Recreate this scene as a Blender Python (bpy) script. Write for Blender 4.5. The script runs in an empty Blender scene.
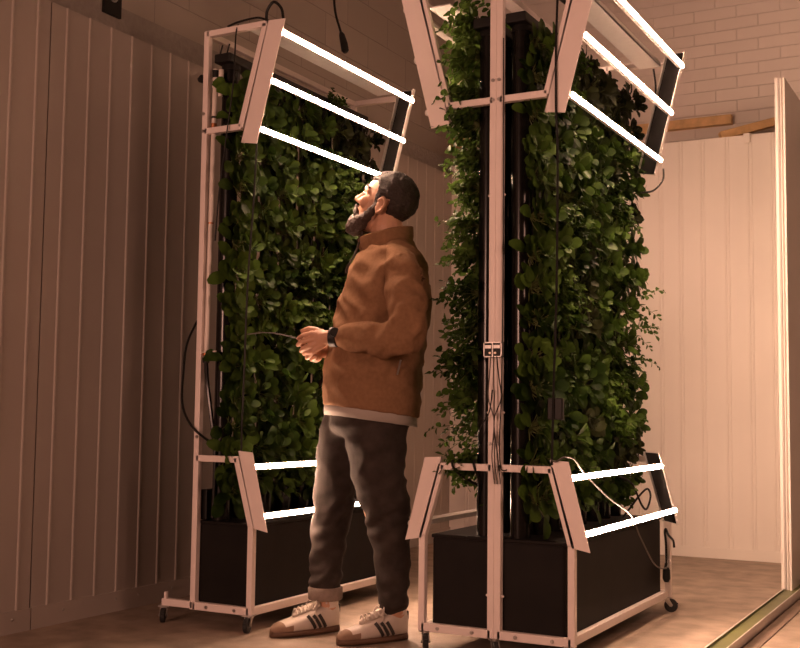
import bpy, bmesh, math, random
from mathutils import Vector, Matrix, noise, Euler
PI = math.pi
V = Vector
S = bpy.context.scene
C = S.collection
R = math.radians

# ------------------------------------------------------------------ camera
cam_d = bpy.data.cameras.new('camera'); cam = bpy.data.objects.new('camera', cam_d); C.objects.link(cam)
cam_d.sensor_fit = 'HORIZONTAL'; cam_d.sensor_width = 36.0; cam_d.lens = 36.0*1126.5/800.0
cam_d.clip_start = 0.05
YAW, PITCH, ROLL = 0.4960, 0.07742, -0.01177
cam.matrix_world = (Matrix.Translation((0, 0, 0.85)) @ Matrix.Rotation(YAW, 4, 'Z')
                    @ Matrix.Rotation(PI/2+PITCH, 4, 'X') @ Matrix.Rotation(-ROLL, 4, 'Z'))
S.camera = cam
S.cycles.use_denoising = True
# ------------------------------------------------------------------ view and light
S.view_settings.view_transform = 'Standard'; S.view_settings.look = 'None'
S.view_settings.gamma = 1.0; S.view_settings.use_curve_mapping = False
S.view_settings.exposure = 0.0
LAMP = (1.0, 0.60, 0.405)
LAMP_POWER = 425.0
W = bpy.data.worlds.new('world'); S.world = W; W.use_nodes = True
W.node_tree.nodes['Background'].inputs[0].default_value = (1.0, 0.52, 0.34, 1)
W.node_tree.nodes['Background'].inputs[1].default_value = 0.006
def area(name, loc, target, size, power, col):
    l = bpy.data.lights.new(name, 'AREA'); l.shape = 'RECTANGLE'; l.size, l.size_y = size; l.energy = power; l.color = col
    o = bpy.data.objects.new(name, l); C.objects.link(o); o.location = loc
    o.rotation_euler = (V(target)-V(loc)).to_track_quat('-Z', 'Y').to_euler()
    return o
area('fill_behind_camera', (-2.6, -2.8, 1.7), (-2.0, 4.2, 1.2), (1.3, 1.2), 155.0, (1.0, 0.52, 0.37))  # added fill from behind the camera, standing in for unseen grow lamps
area('fill_from_right', (0.2, 2.75, 1.7), (-3.3, 3.0, 1.2), (.4, .8), 14.0, (1.0, 0.52, 0.36))  # added side fill, brightens the left wall up to the rack's shadow

# ------------------------------------------------------------------ materials
def new_mat(name):
    m = bpy.data.materials.new(name); m.use_nodes = True
    nt = m.node_tree; b = nt.nodes['Principled BSDF']
    return m, nt, b
def mat(name, col, rough=0.5, metal=0.0, var=0.0, scale=8.0, bump=0.0, bscale=60.0, spec=0.5, dist=0.01):
    m, nt, b = new_mat(name)
    b.inputs['Base Color'].default_value = (*col, 1); b.inputs['Roughness'].default_value = rough
    b.inputs['Metallic'].default_value = metal; b.inputs['Specular IOR Level'].default_value = spec
    tc = nt.nodes.new('ShaderNodeTexCoord')
    if var > 0:
        n = nt.nodes.new('ShaderNodeTexNoise'); n.inputs['Scale'].default_value = scale; n.inputs['Detail'].default_value = 6
        r = nt.nodes.new('ShaderNodeValToRGB')
        r.color_ramp.elements[0].position = 0.3; r.color_ramp.elements[1].position = 0.72
        r.color_ramp.elements[0].color = (*[c*(1-var) for c in col], 1)
        r.color_ramp.elements[1].color = (*[min(1, c*(1+var)) for c in col], 1)
        nt.links.new(tc.outputs['Object'], n.inputs['Vector']); nt.links.new(n.outputs['Fac'], r.inputs['Fac'])
        nt.links.new(r.outputs['Color'], b.inputs['Base Color'])
    if bump > 0:
        n2 = nt.nodes.new('ShaderNodeTexNoise'); n2.inputs['Scale'].default_value = bscale; n2.inputs['Detail'].default_value = 4
        bp = nt.nodes.new('ShaderNodeBump'); bp.inputs['Strength'].default_value = bump; bp.inputs['Distance'].default_value = dist
        nt.links.new(tc.outputs['Object'], n2.inputs['Vector']); nt.links.new(n2.outputs['Fac'], bp.inputs['Height'])
        nt.links.new(bp.outputs['Normal'], b.inputs['Normal'])
    return m
def brick_mat(name, col, bw, rh, mort, axis, dark=0.72):
    m, nt, b = new_mat(name)
    tc = nt.nodes.new('ShaderNodeTexCoord'); mp = nt.nodes.new('ShaderNodeMapping')
    nt.links.new(tc.outputs['Object'], mp.inputs['Vector'])
    sx = nt.nodes.new('ShaderNodeSeparateXYZ'); cb = nt.nodes.new('ShaderNodeCombineXYZ')
    nt.links.new(mp.outputs['Vector'], sx.inputs[0])
    nt.links.new(sx.outputs['X' if axis == 'x' else 'Y'], cb.inputs['X']); nt.links.new(sx.outputs['Z'], cb.inputs['Y'])
    br = nt.nodes.new('ShaderNodeTexBrick')
    br.inputs['Scale'].default_value = 1.0; br.inputs['Brick Width'].default_value = bw; br.inputs['Row Height'].default_value = rh
    br.inputs['Mortar Size'].default_value = mort; br.inputs['Mortar Smooth'].default_value = 0.3
    br.inputs['Color1'].default_value = (*col, 1); br.inputs['Color2'].default_value = (*[c*0.94 for c in col], 1)
    br.inputs['Mortar'].default_value = (*[c*dark for c in col], 1)
    nt.links.new(cb.outputs[0], br.inputs['Vector']); nt.links.new(br.outputs['Color'], b.inputs['Base Color'])
    inv = nt.nodes.new('ShaderNodeMath'); inv.operation = 'SUBTRACT'; inv.inputs[0].default_value = 1.0
    nt.links.new(br.outputs['Fac'], inv.inputs[1])
    bp = nt.nodes.new('ShaderNodeBump'); bp.inputs['Strength'].default_value = 0.9; bp.inputs['Distance'].default_value = 0.006
    nt.links.new(inv.outputs[0], bp.inputs['Height']); nt.links.new(bp.outputs['Normal'], b.inputs['Normal'])
    b.inputs['Roughness'].default_value = 0.75
    return m
def leaf_mat(name, dark, light, trans=0.25):
    m, nt, b = new_mat(name)
    tc = nt.nodes.new('ShaderNodeTexCoord'); n = nt.nodes.new('ShaderNodeTexNoise')
    n.inputs['Scale'].default_value = 22; n.inputs['Detail'].default_value = 3
    oi = nt.nodes.new('ShaderNodeObjectInfo')
    ad = nt.nodes.new('ShaderNodeMath'); ad.operation = 'MULTIPLY_ADD'; ad.inputs[1].default_value = 0.55; ad.inputs[2].default_value = -0.27
    nt.links.new(oi.outputs['Random'], ad.inputs[0])
    a2 = nt.nodes.new('ShaderNodeMath'); a2.operation = 'ADD'
    nt.links.new(n.outputs['Fac'], a2.inputs[0]); nt.links.new(ad.outputs[0], a2.inputs[1])
    r = nt.nodes.new('ShaderNodeValToRGB'); r.color_ramp.elements[0].position = 0.25; r.color_ramp.elements[1].position = 0.75
    r.color_ramp.elements[0].color = (*dark, 1); r.color_ramp.elements[1].color = (*light, 1)
    nt.links.new(tc.outputs['Object'], n.inputs['Vector']); nt.links.new(a2.outputs[0], r.inputs['Fac'])
    nt.links.new(r.outputs['Color'], b.inputs['Base Color'])
    b.inputs['Roughness'].default_value = 0.5; b.inputs['Specular IOR Level'].default_value = 0.08
    tr = nt.nodes.new('ShaderNodeBsdfTranslucent'); nt.links.new(r.outputs['Color'], tr.inputs['Color'])
    mx = nt.nodes.new('ShaderNodeMixShader'); mx.inputs[0].default_value = trans
    out = nt.nodes['Material Output']
    nt.links.new(b.outputs[0], mx.inputs[1]); nt.links.new(tr.outputs[0], mx.inputs[2]); nt.links.new(mx.outputs[0], out.inputs['Surface'])
    return m
def emis(name, col, st):
    m, nt, b = new_mat(name)
    b.inputs['Base Color'].default_value = (.8, .8, .8, 1)
    b.inputs['Emission Color'].default_value = (*col, 1); b.inputs['Emission Strength'].default_value = st
    return m

M = {}
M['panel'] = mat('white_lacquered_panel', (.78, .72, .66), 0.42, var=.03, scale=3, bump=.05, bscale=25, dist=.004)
M['panel_left'] = mat('dimmed_lacquered_panel', (.45, .39, .35), 0.45, var=.05, scale=2.5, bump=.05, bscale=25, dist=.004)  # back wall's panel again, with the left wall's dimmer light put into its colour
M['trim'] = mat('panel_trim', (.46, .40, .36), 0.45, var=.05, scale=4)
M['gap'] = mat('dark_joint', (.03, .025, .02), 0.8)
M['brick'] = brick_mat('painted_brick', (.72, .64, .58), .27, .0775, .003, 'x', .93)
M['block'] = brick_mat('painted_blockwork', (.50, .44, .39), .50, .20, .003, 'y', .68)
M['concrete'] = mat('smooth_concrete_floor', (.28, .215, .165), 0.6, var=.30, scale=9.0, bump=.4, bscale=90, dist=.004)
M['ceil'] = mat('ceiling_paint', (.22, .20, .18), .8, var=.04)
M['wood'] = mat('raw_pine', (.72, .46, .22), .6, var=.2, scale=14, bump=.1)
M['white'] = mat('white_powder_coat', (.80, .70, .66), 0.38, var=.02, scale=10)
M['alu'] = mat('aluminium', (.72, .69, .66), 0.38, metal=.6, var=.04, scale=30)
M['steel'] = mat('steel', (.45, .42, .40), 0.3, metal=.9, var=.1, scale=40)
M['black'] = mat('black_plastic', (.012, .011, .010), 0.45, var=.2, scale=20, spec=.2)
M['blackgloss'] = mat('glossy_black_tube', (.008, .007, .006), 0.2, var=.1, scale=20, spec=.3)
M['tank'] = mat('matte_black_tank', (.009, .007, .006), 0.6, var=.25, scale=9, bump=.08, bscale=220, dist=.002, spec=.15)
M['rubber'] = mat('black_rubber', (.015, .014, .013), 0.7, var=.2)
M['pvc'] = mat('white_pvc', (.74, .66, .60), 0.35, var=.04)
M['copper'] = mat('copper', (.55, .22, .10), .35, metal=.8, var=.1)
M['greycable'] = mat('grey_cable', (.07, .06, .052), .5, var=.05)
M['track_in'] = mat('green_film', (.11, .12, .035), .4, var=.25, scale=6)
M['led'] = emis('led_diffuser', LAMP, LAMP_POWER)
M['led_low'] = emis('led_diffuser_dimmed', LAMP, LAMP_POWER*.7)
M['led_off'] = mat('unlit_diffuser', (.5, .46, .42), .35, var=.02)
M['led_red'] = emis('small_orange_indicator', (1, .30, .10), .35)
M['glass'] = mat('dark_display', (.02, .02, .02), .1, var=.05)
M['leafA'] = leaf_mat('broad_leaf', (.013, .030, .004), (.060, .108, .017), .2)
M['leafB'] = leaf_mat('small_leaf', (.016, .033, .005), (.066, .115, .022), .3)
M['leafD'] = leaf_mat('dark_leaf', (.011, .015, .005), (.030, .036, .012), .15)
M['leafL'] = leaf_mat('lettuce_leaf', (.020, .042, .006), (.075, .135, .022), .25)
M['stem'] = mat('plant_stem', (.10, .12, .03), .6, var=.2)
M['skin'] = mat('skin', (.50, .27, .17), .5, var=.08, scale=30, bump=.08, bscale=220, dist=.001)
M['lip'] = mat('lips', (.38, .15, .11), .45, var=.05)
M['hair'] = mat('dark_brown_hair', (.020, .011, .007), .65, var=.4, scale=160, bump=.7, bscale=420, dist=.004)
M['beard'] = mat('brown_beard', (.036, .017, .009), .65, var=.45, scale=180, bump=.7, bscale=420, dist=.004)
M['eye'] = mat('eye_white', (.45, .40, .36), .3)
M['iris'] = mat('eye_iris', (.05, .03, .015), .15)
M['fleece'] = mat('brown_fleece', (.215, .118, .064), .95, var=.12, scale=70, bump=.35, bscale=330, dist=.004, spec=.12)
M['fleece_seam'] = mat('dark_zip', (.03, .018, .012), .5)
M['shirt'] = mat('white_cotton', (.34, .30, .27), .9, var=.05, bump=.2, bscale=120)
M['denim'] = mat('charcoal_denim', (.034, .026, .022), .85, var=.3, scale=22, bump=.35, bscale=300, dist=.003, spec=.2)
M['denim_in'] = mat('turned_up_denim', (.22, .17, .14), .9, var=.15, scale=60, bump=.2, bscale=300)
M['shoe'] = mat('white_leather', (.56, .49, .43), .5, var=.05, scale=30)
M['shoedark'] = mat('dark_leather', (.025, .02, .018), .5)
M['gum'] = mat('gum_sole', (.10, .05, .028), .6, var=.15)
M['suede'] = mat('tan_suede', (.25, .16, .11), .9, var=.12, scale=40)

# ------------------------------------------------------------------ mesh builder
class MB:
    def __init__(s): s.v = []; s.f = []; s.m = []
    def add(s, vs, fs, mi=0):
        o = len(s.v); s.v += [tuple(v) for v in vs]; s.f += [tuple(i+o for i in f) for f in fs]; s.m += [mi]*len(fs)
    def box(s, lo, hi, mi=0, T=None):
        (a, b, c), (d, e, f) = lo, hi
        vs = [V(p) for p in ((a,b,c),(d,b,c),(d,e,c),(a,e,c),(a,b,f),(d,b,f),(d,e,f),(a,e,f))]
        if T is not None: vs = [T @ p for p in vs]
        s.add(vs, [(0,3,2,1),(4,5,6,7),(0,1,5,4),(1,2,6,5),(2,3,7,6),(3,0,4,7)], mi)
    def beam(s, p0, p1, w, h, side=(0,1,0), mi=0):
        p0, p1 = V(p0), V(p1); d = (p1-p0).normalized(); a = V(side); a = (a-d*a.dot(d)).normalized(); b = d.cross(a)
        q = [a*(w/2*i)+b*(h/2*j) for i, j in ((-1,-1),(1,-1),(1,1),(-1,1))]
        s.add([p0+x for x in q]+[p1+x for x in q], [(3,2,1,0),(4,5,6,7),(0,1,5,4),(1,2,6,5),(2,3,7,6),(3,0,4,7)], mi)
    def tube(s, pts, r, n=8, mi=0, cap=True, flat=None):
        pts = [V(p) for p in pts]; k = len(pts); rs = r if isinstance(r, (list, tuple)) else [r]*k
        t0 = (pts[1]-pts[0]).normalized(); a = V((0,0,1)) if abs(t0.z) < .9 else V((1,0,0))
        a = (a-t0*a.dot(t0)).normalized(); vs = []
        for i in range(k):
            t = (pts[min(i+1,k-1)]-pts[max(i-1,0)]).normalized(); a = (a-t*a.dot(t)).normalized(); b = t.cross(a)
            for j in range(n):
                th = 2*PI*j/n; vs.append(pts[i]+(a*math.cos(th)+b*math.sin(th))*rs[i])
        fs = [(i*n+j, i*n+(j+1)%n, (i+1)*n+(j+1)%n, (i+1)*n+j) for i in range(k-1) for j in range(n)]
        if cap: fs += [tuple(range(n-1,-1,-1)), tuple((k-1)*n+j for j in range(n))]
        s.add(vs, fs, mi)
    def caps(s, pts, rs, n=12, mi=0):
        """tube with rounded ends"""
        pts = [V(p) for p in pts]; rs = list(rs) if isinstance(rs, (list, tuple)) else [rs]*len(pts)
        d0 = (pts[0]-pts[1]).normalized(); d1 = (pts[-1]-pts[-2]).normalized()
        A = [pts[0]+d0*rs[0]*.97, pts[0]+d0*rs[0]*.7]; B = [pts[-1]+d1*rs[-1]*.7, pts[-1]+d1*rs[-1]*.97]
        s.tube(A+pts+B, [rs[0]*.25, rs[0]*.71]+rs+[rs[-1]*.71, rs[-1]*.25], n, mi)
    def ell(s, c, r, n=16, m=10, mi=0, T=None):
        vs = []; c = V(c)
        for i in range(1, m):
            ph = PI*i/m
            for j in range(n):
                th = 2*PI*j/n
                vs.append(V((math.sin(ph)*math.cos(th)*r[0], math.sin(ph)*math.sin(th)*r[1], math.cos(ph)*r[2])))
        vs += [V((0,0,r[2])), V((0,0,-r[2]))]
        if T is not None: vs = [T @ x for x in vs]
        vs = [x+c for x in vs]
        fs = [(i*n+j, (i+1)*n+j, (i+1)*n+(j+1)%n, i*n+(j+1)%n) for i in range(m-2) for j in range(n)]
        t = (m-1)*n
        fs += [(t, j, (j+1)%n) for j in range(n)] + [(t+1, (m-2)*n+(j+1)%n, (m-2)*n+j) for j in range(n)]
        s.add(vs, fs, mi)
    def loft(s, rings, mi=0, cap=True):
        n = len(rings[0]); vs = [p for r in rings for p in r]; k = len(rings)
        fs = [(i*n+j, i*n+(j+1)%n, (i+1)*n+(j+1)%n, (i+1)*n+j) for i in range(k-1) for j in range(n)]
        if cap: fs += [tuple(range(n-1,-1,-1)), tuple((k-1)*n+j for j in range(n))]
        s.add(vs, fs, mi)
    def xf(s, T): s.v = [tuple(T @ V(p)) for p in s.v]; return s
    def mesh(s, name, mats, smooth=35):
        me = bpy.data.meshes.new(name); me.from_pydata(s.v, [], s.f)
        for m in (mats if isinstance(mats, (list, tuple)) else [mats]): me.materials.append(m)
        me.polygons.foreach_set('material_index', s.m); me.update()
        if smooth:
            me.polygons.foreach_set('use_smooth', [True]*len(me.polygons))
            try: me.set_sharp_from_angle(angle=R(smooth))
            except Exception: pass
        return me
    def obj(s, name, mats, parent=None, smooth=35, bevel=0.0, loc=None):
        return link(name, s.mesh(name, mats, smooth), parent, bevel, loc)
def link(name, me, parent=None, bevel=0.0, loc=None):
    o = bpy.data.objects.new(name, me); C.objects.link(o)
    if parent is not None: o.parent = parent
    if loc is not None: o.location = loc
    if bevel > 0:
        b = o.modifiers.new('bevel', 'BEVEL'); b.width = bevel; b.segments = 2; b.limit_method = 'ANGLE'; b.angle_limit = R(40)
    return o
def tag(o, label, cat, group=None):
    o['label'] = label; o['category'] = cat
    if group: o['group'] = group
    return o
def thing(name, label, cat, loc=(0,0,0), rz=0, group=None):
    o = bpy.data.objects.new(name, None); C.objects.link(o); o.location = loc; o.rotation_euler = (0,0,rz); o.empty_display_size = .1
    return tag(o, label, cat, group)
def struct(o): o['kind'] = 'structure'; return o
def remesh(mb, voxel, it=4, fac=.5):
    o = mb.obj('tmp', [], None, 0)
    m = o.modifiers.new('r', 'REMESH'); m.mode = 'VOXEL'; m.voxel_size = voxel
    if it: 
        q = o.modifiers.new('s', 'SMOOTH'); q.iterations = it; q.factor = fac
    dg = bpy.context.evaluated_depsgraph_get(); me = bpy.data.meshes.new_from_object(o.evaluated_get(dg))
    old = o.data; bpy.data.objects.remove(o); bpy.data.meshes.remove(old)
    me.materials.clear()
    me.polygons.foreach_set('use_smooth', [True]*len(me.polygons))
    return me
def spline(pts, n=6):
    P = [V(p) for p in pts]; P = [P[0]*2-P[1]]+P+[P[-1]*2-P[-2]]; out = []
    for i in range(1, len(P)-2):
        a, b, c, d = P[i-1:i+3]
        for k in range(n):
            t = k/n; out.append(.5*((2*b)+(c-a)*t+(2*a-5*b+4*c-d)*t*t+(3*b-a-3*c+d)*t**3))
    out.append(P[-2]); return out

# ------------------------------------------------------------------ the setting
UL, VB, H = -3.33, 6.88, 2.50      # inner faces of the panel room
b = MB(); b.box((-4.2, -3.5, -.1), (4.0, 7.6, 0)); struct(b.obj('floor', M['concrete'], smooth=0))
b = MB(); b.box((-4.2, -3.5, 4.0), (4.0, 7.6, 4.1)); struct(b.obj('ceiling', M['ceil'], smooth=0))
b = MB(); b.box((-4.2, 7.25, 0), (4.0, 7.45, 4.0)); struct(b.obj('wall_end', M['brick'], smooth=0))
b = MB(); b.box((-3.75, -3.5, 0), (-3.5, 7.25, 4.0)); struct(b.obj('wall_outer_left', M['block'], smooth=0))
b = MB(); b.box((-3.5, -3.5, 2.30), (-3.435, 7.25, 2.628)); struct(b.obj('trim_1', mat('rough_ledge', (.36, .32, .29), .8, var=.1, scale=30, bump=.3), smooth=0))

def rib_panel(b, axis, at, a0, a1, ribs, z0, z1, n, w=.006, h=.0035):
    """flat sheet with thin raised ribs; axis 'v': sheet in the v,z plane facing +u; 'u': sheet facing -v"""
    pr = [(a0, 0)]
    for r in ribs:
        if a0+.02 < r < a1-.02: pr += [(r-w*1.6, 0), (r-w*.7, h), (r+w*.7, h), (r+w*1.6, 0)]
    pr.append((a1, 0)); vs = []
    for z in (z0, z1):
        for a, d in pr: vs.append((at+d, a, z) if axis == 'v' else (a, at-d, z))
    for z in (z0, z1):
        for a in (a0, a1): vs.append((at-n, a, z) if axis == 'v' else (a, at+n, z))
    k = len(pr); fs = [(i, i+1, k+i+1, k+i) for i in range(k-1)]
    q = 2*k
    fs += [(q, q+2, q+3, q+1), (0, k, q+2, q), (k-1, q+1, q+3, 2*k-1)]
    fs += [tuple(range(k, 2*k))+(q+3, q+2), tuple(range(k-1, -1, -1))+(q, q+1)]
    b.add(vs, fs)
# left wall: two panel leaves with a dark open joint between them
b = MB()
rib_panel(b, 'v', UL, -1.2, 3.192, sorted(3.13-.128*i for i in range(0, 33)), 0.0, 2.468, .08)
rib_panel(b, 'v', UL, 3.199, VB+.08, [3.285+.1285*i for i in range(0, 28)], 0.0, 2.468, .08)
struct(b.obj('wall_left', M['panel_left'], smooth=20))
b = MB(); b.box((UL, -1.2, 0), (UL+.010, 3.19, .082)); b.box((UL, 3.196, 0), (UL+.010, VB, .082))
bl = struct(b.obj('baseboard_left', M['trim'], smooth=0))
for v in (3.10, 3.36, 3.66, 3.80, 4.02, 4.4, 4.8):
    s_ = MB(); s_.ell((UL+.011, v, .052), (.004, .006, .006), 8, 6); s_.obj('screw', M['steel'], bl)
# back wall
b = MB()
rb = []
for u in (-2.019, -1.88, -1.756, -1.622, -1.475, -1.338, -1.205, -1.08): rb += [u-.012, u+.008]
rb = sorted(rb+[x for u in [-2.16-.13*i for i in range(9)] for x in (u-.012, u+.008)])
rib_panel(b, 'u', VB, UL, -.94, rb, 0.0, 2.54, .08, .0035, .003)
struct(b.obj('wall_back', M['panel'], smooth=20))
b = MB(); b.box((UL+.01, VB-.010, 0), (-1.0, VB, .062)); struct(b.obj('baseboard_back', M['panel'], smooth=0))
# right wall: one remaining panel standing in the floor channel
b = MB()
pv = [( -1.004,5.800),(-.990,5.800),(-.986,5.815),(-.980,5.815),(-.978,5.800),(-.972,5.800),(-.968,5.812),(-.964,5.800),(-.955,5.800),(-.955,6.88),(-1.004,6.88)]
k = len(pv)
b.add([(x, y, .004) for x, y in pv]+[(x, y, 2.55) for x, y in pv], [(i, (i+1)%k, k+(i+1)%k, k+i) for i in range(k)]+[tuple(range(k-1,-1,-1)), tuple(range(k, 2*k))])
struct(b.obj('wall_right', M['panel'], smooth=0))
b = MB(); b.box((-.990, 5.7985, .01), (-.981, 5.8005, 2.548)); struct(b.obj('trim_2', M['trim'], smooth=0))
# floor channel
b = MB()
b.box((-.992, .6, 0), (-.888, 6.88, .004), 1); b.box((-.992, .6, 0), (-.989, 5.79, .012), 1); b.box((-.892, .6, 0), (-.888, 6.88, .042), 0)
b.box((-.994, .6, .012), (-.988, 5.79, .014), 0)
struct(b.obj('trim_3', [M['alu'], M['track_in']], smooth=0))
b = MB(); b.box((-.886, .6, 0), (-.83, 6.88, .003)); struct(b.obj('channel_shadow_strip', mat('painted_floor_shadow', (.16, .11, .08), .7, var=.2), smooth=0))  # dark strip painting the channel's shadow on the floor

def plank(name, p0, p1, w, h, label, side=(0,0,1)):
    b = MB(); b.beam(p0, p1, w, h, side); o = b.obj(name, M['wood'], None, 0, .003); tag(o, label, 'timber')
plank('timber_beam', (-2.7, 7.225, 2.735), (-1.515, 7.225, 2.735), .06, .05, 'pine beam fixed level along the brick wall, right of the tall double rack')
plank('timber_beam', (-3.49, 7.225, 2.785), (-3.30, 7.225, 2.775), .07, .05, 'short pine beam against the brick wall, above and right of the man\'s head')
plank('timber_brace', (-1.53, 6.95, 2.565), (-1.02, 7.20, 2.72), .05, .06, 'pine brace lying slanted on the back wall beside the free panel edge')
b = MB(); b.box((-1.375, 6.865, 2.49), (-1.335, 6.97, 2.548)); tag(b.obj('clip', M['panel'], None, 0, .002), 'small white clip hooked over the top edge of the back wall', 'clip')
# bracket on the outer wall
t = thing('wall_bracket', 'dark square wall bracket with a round eye, top left corner', 'bracket', (-3.428, 3.64, 2.635))
b = MB(); b.box((-.008, -.055, -.065), (.006, .055, .20)); b.obj('plate', M['black'], t, 0, .002)
b = MB(); b.tube([(.008, .022*math.cos(x), .02+.022*math.sin(x)) for x in [2*PI*i/16 for i in range(17)]], .005, 8); b.obj('ring', M['steel'], t)

# ------------------------------------------------------------------ the racks
def lean_x(z): return .275+(z-1.91)*(.115/.48)            # x of the upper fixture's outer edge at height z
TB = .025
def bolt(par, p):
    b = MB(); b.tube([(p[0], p[1], p[2]), (p[0], p[1]-.004, p[2])], .0068, 10); b.tube([(p[0], p[1]-.004, p[2]), (p[0], p[1]-.007, p[2])], .0045, 6)
    b.obj('bolt', M['steel'], par)
def castor(par, x, y, rz):
    e = MB(); T = Matrix.Translation((x, y, 0)) @ Matrix.Rotation(rz, 4, 'Z')
    e.box((-.022, -.022, .061), (.022, .022, .066)); e.tube([(0,0,.061), (0,0,.054)], .014, 12)
    for s in (-1, 1):
        e.add([(-.012, s*.014, .056), (.014, s*.014, .056), (.030, s*.014, .030), (.016, s*.014, .024),
               (-.012, s*.011, .056), (.014, s*.011, .056), (.030, s*.011, .030), (.016, s*.011, .024)],
              [(0,1,2,3), (7,6,5,4), (0,4,5,1), (1,5,6,2), (2,6,7,3), (3,7,4,0)])
    e.box((-.014, -.014, .052), (.016, .014, .057)); e.xf(T)
    c = e.obj('castor', M['steel'], par, 30)
    w = MB(); w.tube([(.022, -.0095, .0285), (.022, -.007, .0285), (.022, .007, .0285), (.022, .0095, .0285)], [.025, .0285, .0285, .025], 20); w.xf(T); w.obj('wheel', M['rubber'], c)
    w = MB(); w.tube([(.022, -.017, .0285), (.022, .017, .0285)], .005, 10); w.xf(T); w.obj('axle', M['steel'], c)
    w = MB(); w.box((.035, -.006, .035), (.052, .006, .040)); w.xf(T); w.obj('brake_lever', M['black'], c)
def fixture(par, s, zs, xf, e0, e1, y0, y1, lit, slots):
    """light fixture: two folded end plates and led bars between them. e0/e1: (inner x, outer x, z) at bottom and top"""
    root = MB()
    (xi0, xo0, z0), (xi1, xo1, z1) = e0, e1
    # near end plate (folded sheet)
    def plate(yy, dy, inward):
        b = MB(); t = .003
        q = [(xi0, z0+.012), (xo0, z0), (xo1, z1-.0), (xi1, z1+.004)]
        b.add([(s*x, yy, z) for x, z in q]+[(s*x, yy+t, z) for x, z in q], [(0,1,2,3), (7,6,5,4), (0,4,5,1), (1,5,6,2), (2,6,7,3), (3,7,4,0)])
        w = .024*inward
        for (a, c) in (((0, 3),) if inward > 0 else ((0, 3), (1, 2))):
            (x0, za), (x1, zb) = q[a], q[c]; dx = .003 if a == 0 else -.003
            vs = [(s*x0, yy, za), (s*x1, yy, zb), (s*x1, yy+w, zb), (s*x0, yy+w, za), (s*(x0+dx), yy, za), (s*(x1+dx), yy, zb), (s*(x1+dx), yy+w, zb), (s*(x0+dx), yy+w, za)]
            b.add(vs, [(0,1,2,3), (7,6,5,4), (0,4,5,1), (1,5,6,2), (2,6,7,3), (3,7,4,0)])
        return b
    fx = plate(y0, .003, 1).obj('light_fixture', M['white'], par, 0)
    ep = plate(y1, .003, -1).obj('end_plate', M['alu'], fx, 0)
    b = MB(); q = [(xi0+.004, z0+.014), (xo0-.004, z0+.003), (xo1-.004, z1-.003), (xi1+.004, z1)]
    for yy, nm, par_ in ((y1-.003, 'connector_board', ep), (y0+.006, 'connector_board', fx)):
        b = MB(); b.loft([[V((s*x, yy+d, z)) for x, z in q] for d in (-.0015, .0015)]); b.obj(nm, M['black'], par_, 0)
    for z in zs:
        x = xf(z)
        ox, oz = xo1-xo0, z1-z0; ll = math.hypot(ox, oz); nx, nz = oz/ll, -ox/ll        # outward, square to the slanted plate
        tx, tz = -nz, nx
        arc = []
        for q in range(5):
            a = -R(25)+R(50)*q/4; d = .0092*math.sin(a)/math.sin(R(25)); c = .004*(math.cos(a)-math.cos(R(25)))/(1-math.cos(R(25)))
            arc.append((x+c*nx+d*tx, z+c*nz+d*tz))
        arc += [(x-.002*nx+.0086*tx, z-.002*nz+.0086*tz), (x-.002*nx-.0086*tx, z-.002*nz-.0086*tz)]
        bar = MB(); bar.loft([[V((s*ax, yy, az)) for ax, az in arc] for yy in (y0+.004, y1)])
        lb = bar.obj('light_bar', (M['led'] if zs[0] > 1 else M['led_low']) if lit else M['led_off'], fx)
        pr = [(-.0005, -.0108), (-.0005, -.0093), (-.0022, -.0088), (-.0022, .0088), (-.0005, .0093), (-.0005, .0108), (-.024, .0095), (-.024, -.0095)]
        ch = MB(); ch.loft([[V((s*(x+nx*c+tx*d), yy, z+nz*c+tz*d)) for c, d in pr] for yy in (y0+.004, y1)]); ch.obj('bar_profile', M['alu'], fx, 0)
    return fx
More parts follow.
